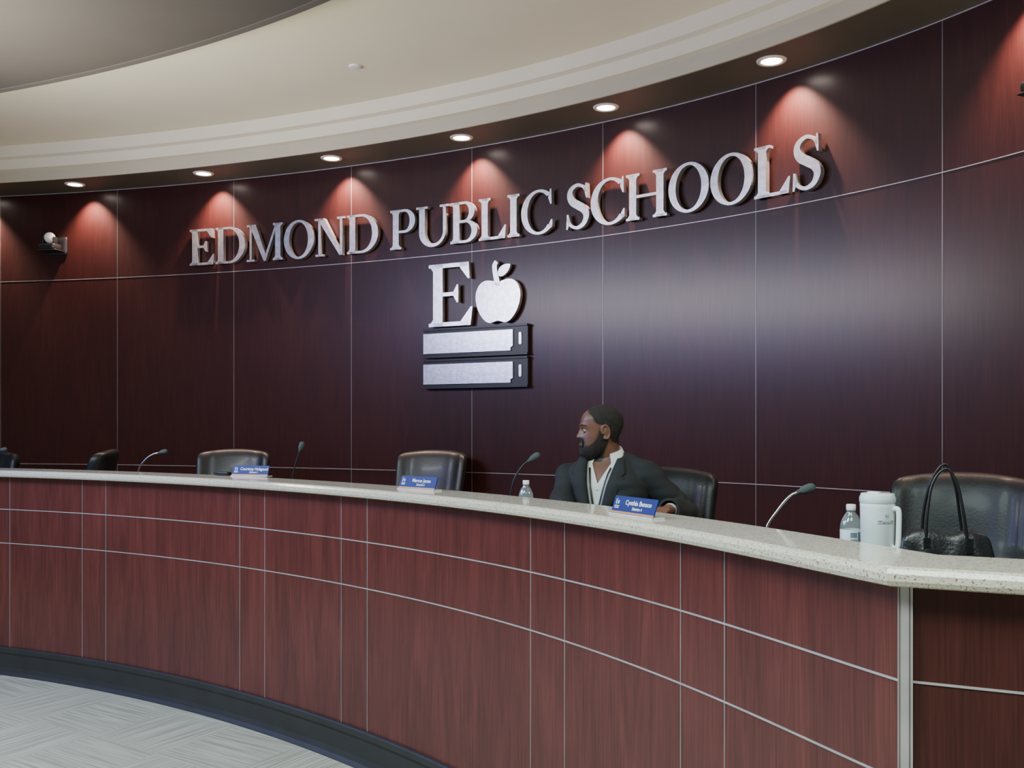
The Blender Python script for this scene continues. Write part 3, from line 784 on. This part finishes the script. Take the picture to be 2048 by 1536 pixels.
LE=W((.775,4.38,1.19)); LW=W((.675,4.15,1.225)); RE=W((.205,4.30,1.175)); RW=W((.255,4.07,1.178))
def hand_bm(bm,wrist,d,up,side,curl=.5,L=.085):
    d=d.normalized(); n=(up-d*up.dot(d)).normalized(); w=d.cross(n)*side
    limb(bm,[wrist-d*.03,wrist,wrist+d*.02],[.026,.024,.025],14)
    for k,off in enumerate((.027,.009,-.009,-.026)):
        a=wrist+d*.012+w*off*.6; b=wrist+d*L+w*off
        limb(bm,[a,b],[.016,.0125],12)
        fl=(.040,.045,.042,.033)[k]; p=b; dd=d.copy(); r=.0095
        for j,seg in enumerate((fl,fl*.62,fl*.5)):
            ang=curl*(.55 if j==0 else .7)+.05*k
            dd=(dd*math.cos(ang)-n*math.sin(ang)).normalized()
            q=p+dd*seg; limb(bm,[p,q],[r,r*.9],10); p=q; r*=.9
    a=wrist+d*.02+w*.02; b=a+d*.035+w*.028-n*.008; c=b+d*.032+w*.006-n*.012; e=c+d*.025-w*.004-n*.008
    limb(bm,[a,b,c,e],[.015,.0125,.011,.009],12)
bm=bmesh.new()
torso_bm(bm,-.006,.84,1.44)
head_bm(bm)
limb(bm,[(0,.03,1.36),(.0,.012,1.44),(.002,-.004,1.53)],[.07,.058,.057],24)
limb(bm,[LS,LE,LW],[.046,.036,.026]); limb(bm,[RS,RE,RW],[.046,.036,.026])
hand_bm(bm,LW+(LW-LE).normalized()*.012,W((.60,4.03,1.235))-LW,Vector((0,0,1)),1,.55)
hand_bm(bm,RW+Vector((0,0,.0)),W((.27,3.95,1.172))-RW,Vector((0,0,1)),-1,.25)
for sx in(-1,1):
    limb(bm,[(sx*.09,0,.93),(sx*.12,-.40,.93),(sx*.12,-.42,.50)],[.075,.052,.04]); limb(bm,[(sx*.12,-.42,.50),(sx*.125,-.50,.43)],[.04,.035])
    T=HM
    c=Vector((sx*.0755,.012,.118))
    b2=bmesh.new()
    pts=[c+Vector((sx*(.004+.006*(0.5+.5*math.cos(a))), .017*math.cos(a)-.003*math.sin(a), .031*math.sin(a)*(1 if math.sin(a)>0 else .95))) for a in np.linspace(math.radians(-100),math.radians(200),16)]
    tube_bm(b2,pts,[.0045]*16,8)
    sphere_bm(b2,c+Vector((sx*.001,.002,0)),(.006,.014,.026),14); sphere_bm(b2,c+Vector((sx*.004,-.006,-.026)),(.005,.007,.008),10)
    sphere_bm(b2,c+Vector((sx*.003,-.012,-.004)),(.005,.004,.007),10)
    for v in b2.verts: v.co=T@v.co
    me=bpy.data.meshes.new("e"); b2.to_mesh(me); b2.free(); bm.from_mesh(me); bpy.data.meshes.remove(me)
body=bm_obj("body",bm,M_skin,person,True); remesh(body,.0033,2,.4); body["label"]="brown skin of head, neck and hands"
HMi=HM.inverted(); at=body.data.attributes.new("stubble",'FLOAT','POINT')
for i,v in enumerate(body.data.vertices):
    if v.co.z>1.42:
        p=HMi@v.co
        ear=abs(p.x)>.071 and .085<p.z<.155 and -.012<p.y<.036
        at.data[i].value=0 if ear else smoothstep(-.016,.003,max(hair_f(p),beard_f(p)))
M_eye=mat("eye_white",(.42,.38,.34),.25); M_iris=mat("dark_iris",(.01,.006,.005),.1)
for sx in(-1,1):
    cl=Vector((sx*.030,-.0745,.127)); c=HM@cl
    bm=bmesh.new(); sphere_bm(bm,c,.0115,18); e=bm_obj("eyeball",bm,M_eye,person,True)
    d=(HM.to_3x3()@Vector((sx*.06,-1,0))).normalized(); bm=bmesh.new(); sphere_bm(bm,c+d*.0058,.0068,14); bm_obj("iris",bm,M_iris,person,True)
    for up in (1,-1):
        bm=bmesh.new(); r=sphere_bm(bm,cl,.0127,24)
        dl=[f for f in bm.faces if (f.calc_center_median().z-cl.z)*up < (.0030 if up>0 else .0042)]
        bmesh.ops.delete(bm,geom=dl,context='FACES')
        for v in bm.verts: v.co=HM@v.co
        bm_obj("eyelid",bm,M_lid,person,True)
    bm=bmesh.new(); P=[]
    for k in range(9):
        x=.012+.042*k/8; z=.146+.005*math.sin(k/8*math.pi)
        best=min((abs(headpt(z,t).x-sx*x),t) for t in np.linspace(math.pi,2*math.pi,200))[1]
        P.append(HM@(headpt(z,best)+Vector((0,-.0005,0))))
    tube_bm(bm,P,[.0015,.0022,.0027,.0028,.0028,.0025,.0022,.002,.001],8); bm_obj("eyebrow",bm,M_hair,person,True)
bm=bmesh.new(); head_bm(bm,.0012,170,240,hair_f); h=bm_obj("hair",bm,M_hair,person,True)
m=h.modifiers.new("t",'SOLIDIFY'); m.thickness=.0014; m.offset=-1
bm=bmesh.new(); head_bm(bm,.0020,190,300,beard_f); h=bm_obj("beard",bm,M_hair,person,True)
m=h.modifiers.new("t",'SOLIDIFY'); m.thickness=.0022; m.offset=-1
bm=bmesh.new(); torso_bm(bm,.002,.88,1.455); limb(bm,[(0,.025,1.40),(0,.015,1.455)],[.075,.066],24)
limb(bm,[LS+Vector((-.01,0,-.01)),LE,LW],[.044,.039,.033]); limb(bm,[RS+Vector((.01,0,-.01)),RE,RW],[.044,.039,.033])
sh=bm_obj("shirt",bm,M_shirt,person,True); remesh(sh,.006,4)
b=bmesh.new(); b.from_mesh(sh.data); dl=[]
def shw(z): return .050*max(0,(z-1.325))/.1
for f in b.faces:
    c=f.calc_center_median()
    if c.z>1.455+.25*(c.y-.02) and abs(c.x)<.09 : dl.append(f)
    elif c.y<0 and c.z>1.325 and abs(c.x)<shw(c.z): dl.append(f)
bmesh.ops.delete(b,geom=dl,context='FACES')
for v in b.verts:
    if v.is_boundary and v.co.y<0 and 1.30<v.co.z<1.45 and abs(v.co.x)<.08: v.co.x=math.copysign(shw(v.co.z),v.co.x)
for v in b.verts:
    if abs(v.co.x)>.105 and (v.co-LW).length>.09 and (v.co-RW).length>.09:
        v.co.y*=.93; v.co.x*=.97
b.to_mesh(sh.data); b.free()
m=sh.modifiers.new("t",'SOLIDIFY'); m.thickness=.002; m.offset=-1
for sx in(-1,1):
    rows=[]
    for k in range(21):
        t=k/20
        ang=math.radians(90)-sx*math.radians(t*150)
        r=.064; cx,cy=0,.012
        px,py=cx+r*math.cos(ang),cy+r*math.sin(ang)*.95
        hgt=1.492-.040*t**1.5; drop=.044+.050*max(0,t-.55)/.45
        ro=r+.016+.020*t
        qx,qy=cx+ro*math.cos(ang)+sx*.012*max(0,t-.6)/.4,cy+ro*math.sin(ang)
        rows.append([(px*.98,py,hgt-.045),(px,py,hgt),(px*1.04,py*1.04,hgt+.001),(qx,qy-.012*t,hgt-drop)])
    v=[p for r in rows for p in r]; f=[]
    for k in range(20):
        for j in range(3): f.append((k*4+j,k*4+j+1,k*4+j+5,k*4+j+4))
    o=mesh_obj("shirt_collar",v,f,M_shirt,person,True); m=o.modifiers.new("t",'SOLIDIFY'); m.thickness=.003
for z in (1.30,1.235,1.17):
    bm=bmesh.new(); sphere_bm(bm,(0.0,yfront(0,z,.004)-.001,z),(.005,.002,.005),10)
    bm_obj("shirt_button",bm,M_white,person,True)
bm=bmesh.new(); torso_bm(bm,.018,.86,1.435)
for S_ in (LS,RS): sphere_bm(bm,S_+Vector((0,.004,-.004)),(.059,.068,.059),20)
LC=LE+(LW-LE)*1.05; RC=RE+(RW-RE)*.95
limb(bm,[LS,LE,LC],[.062,.055,.041],20); limb(bm,[RS,RE,RC],[.059,.053,.041],20)
limb(bm,[RS*.5+Vector((0,.005,.722)),RS],[.040,.050]); limb(bm,[LS*.5+Vector((0,.012,.725)),LS],[.044,.056])
jk=bm_obj("suit_jacket",bm,M_jacket,person,True); remesh(jk,.006,6)
VB=1.12
def vw(z): return .006+.066*max(0,(z-VB))/(1.44-VB)
b=bmesh.new(); b.from_mesh(jk.data); dl=[]
for f in b.faces:
    c=f.calc_center_median()
    if c.y<0.01 and c.z>VB and abs(c.x)<vw(c.z)+.016 : dl.append(f)
    elif c.z>1.445+.3*(c.y-.03) and abs(c.x)<.075: dl.append(f)
    elif (c-LC).dot((LW-LE).normalized())>.015 and (c-LW).length<.09: dl.append(f)
    elif (c-RC).dot((RW-RE).normalized())>.015 and (c-RW).length<.09: dl.append(f)
bmesh.ops.delete(b,geom=dl,context='FACES')
for v in b.verts:
    if v.is_boundary and v.co.y<0 and VB<v.co.z<1.44 and abs(v.co.x)<.11: v.co.x=math.copysign(vw(v.co.z)+.016,v.co.x)
b.normal_update()
for v in b.verts:
    if not v.is_boundary:
        f=.007*noise.noise(v.co*13)+.009*noise.noise(Vector((v.co.x*10,v.co.y*10,v.co.z*26)))+.003
        for E_ in (LE,RE):
            dd=(v.co-E_).length
            if dd<.13: f+=.006*math.sin(dd*150+6*noise.noise(v.co*20))*(1-dd/.13)
        v.co+=v.normal*f
b.to_mesh(jk.data); b.free()
m=jk.modifiers.new("t",'SOLIDIFY'); m.thickness=.004; m.offset=1
for sx in(-1,1):
    v=[];f=[];N=30;J=8
    for i in range(N+1):
        t=i/N; z=VB+(1.435-VB)*t
        xin=vw(z)
        wd=.022+.056*min(1,t*1.4)
        if t>.72: wd=.078-.045*(t-.72)/.28
        if .70<t<.75: wd-=.018
        for j in range(J+1):
            q=j/J
            x=xin+wd*q; base=yfront(x,z,.018)
            y=base-.011-.007*math.sin(math.pi*q)+(.012 if j==0 else 0)
            v.append((sx*x,y,z+(.010*q if t>.5 else 0)))
    for i in range(N):
        for j in range(J): f.append((i*(J+1)+j,i*(J+1)+j+1,i*(J+1)+j+J+2,i*(J+1)+j+J+1))
    o=mesh_obj("lapel",v,f,M_jacket,person,True); m=o.modifiers.new("t",'SOLIDIFY'); m.thickness=.005
rows=[]
for k in range(25):
    ang=math.radians(-40+260*k/24); r=.080; ro=.098
    rows.append([(r*math.cos(ang),.018+r*math.sin(ang),1.41),(r*math.cos(ang)*.97,.018+r*math.sin(ang)*.97,1.450),(ro*math.cos(ang),.018+ro*math.sin(ang),1.412)])
v=[p for r in rows for p in r]; f=[]
for k in range(24):
    for j in range(2): f.append((k*3+j,k*3+j+1,k*3+j+4,k*3+j+3))
o=mesh_obj("jacket_collar",v,f,M_jacket,person,True); m=o.modifiers.new("t",'SOLIDIFY'); m.thickness=.004
for sx,w0 in ((1,.0066),(-1,.0074)):
    P=[Vector((sx*.050,yfront(.050,1.395,.002)-.006,1.395))]
    for k in range(8):
        z=1.37-.034*k; x=sx*(.043-w0*k); x=sx*max(.003,abs(x)) if k<7 else sx*.002; P.append(Vector((x,yfront(x,z,.002)-.0085,z)))
    bm=bmesh.new(); tube_bm(bm,P,.0042,8,.5); bm_obj("lanyard_cord",bm,M_black,person,True)
bm=bmesh.new(); sphere_bm(bm,(0,.0,.92),(.175,.13,.1),20)
for sx in(-1,1): limb(bm,[(sx*.09,0,.93),(sx*.12,-.40,.93),(sx*.12,-.42,.48)],[.088,.068,.055])
t=bm_obj("trousers",bm,M_jacket,person,True); remesh(t,.01,4)
for sx in(-1,1): rbox("shoe",(.045,.13,.035),.03,M_leather,person,(sx*.12,-.46,.418),6)

# ------------------------------------------------------------ lights
def area(name,loc,target,sx,sy,e,col):
    L=bpy.data.lights.new(name,'AREA'); L.shape='RECTANGLE'; L.size=sx; L.size_y=sy; L.energy=e; L.color=col
    o=bpy.data.objects.new(name,L); link(o); o.location=loc; o.rotation_euler=(Vector(target)-Vector(loc)).to_track_quat('-Z','Y').to_euler(); return o
area("ceiling_panel_lamp",(-2.2,1.5,3.88),(-2.2,1.5,0),2.2,1.2,240,(.84,1,.97))
area("ceiling_panel_lamp",(.3,.3,3.88),(.3,.3,0),2.0,1.2,155,(.84,1,.97))
area("ceiling_panel_lamp",(-4.5,3.5,3.88),(-4.5,3.5,0),2.0,1.2,130,(.84,1,.97))
area("display_screen_lamp",(-4.7,4.0,3.05),(2,5.3,2.5),3.2,1.3,125,(.15,.21,1))
area("ceiling_fill_lamp",(-3.4,5.2,3.0),(-1.5,6.8,4.08),1.5,.4,90,(1,.95,.80))  # this and the next: added mid-air lamps, out of view, brightening the cream ceiling
area("ceiling_fill_lamp",(2.9,3.0,3.0),(0.6,5.2,4.08),1.5,.4,55,(1,.95,.80))
wd=bpy.data.worlds.new("room_ambient"); scene.world=wd; wd.use_nodes=True
wd.node_tree.nodes["Background"].inputs[0].default_value=(.92,.93,.90,1); wd.node_tree.nodes["Background"].inputs[1].default_value=.17

# ------------------------------------------------------------ camera
cam=bpy.data.cameras.new("camera"); co=bpy.data.objects.new("camera",cam); link(co)
co.location=(0,0,EYE); co.rotation_euler=(math.radians(90),0,0)
cam.sensor_width=36; k,zx,zy=ZOOM
cam.lens=F/2048*36*k; cam.shift_x=k*(zx-1024)/2048; cam.shift_y=k*(YH-zy)/2048; cam.clip_end=100
scene.camera=co
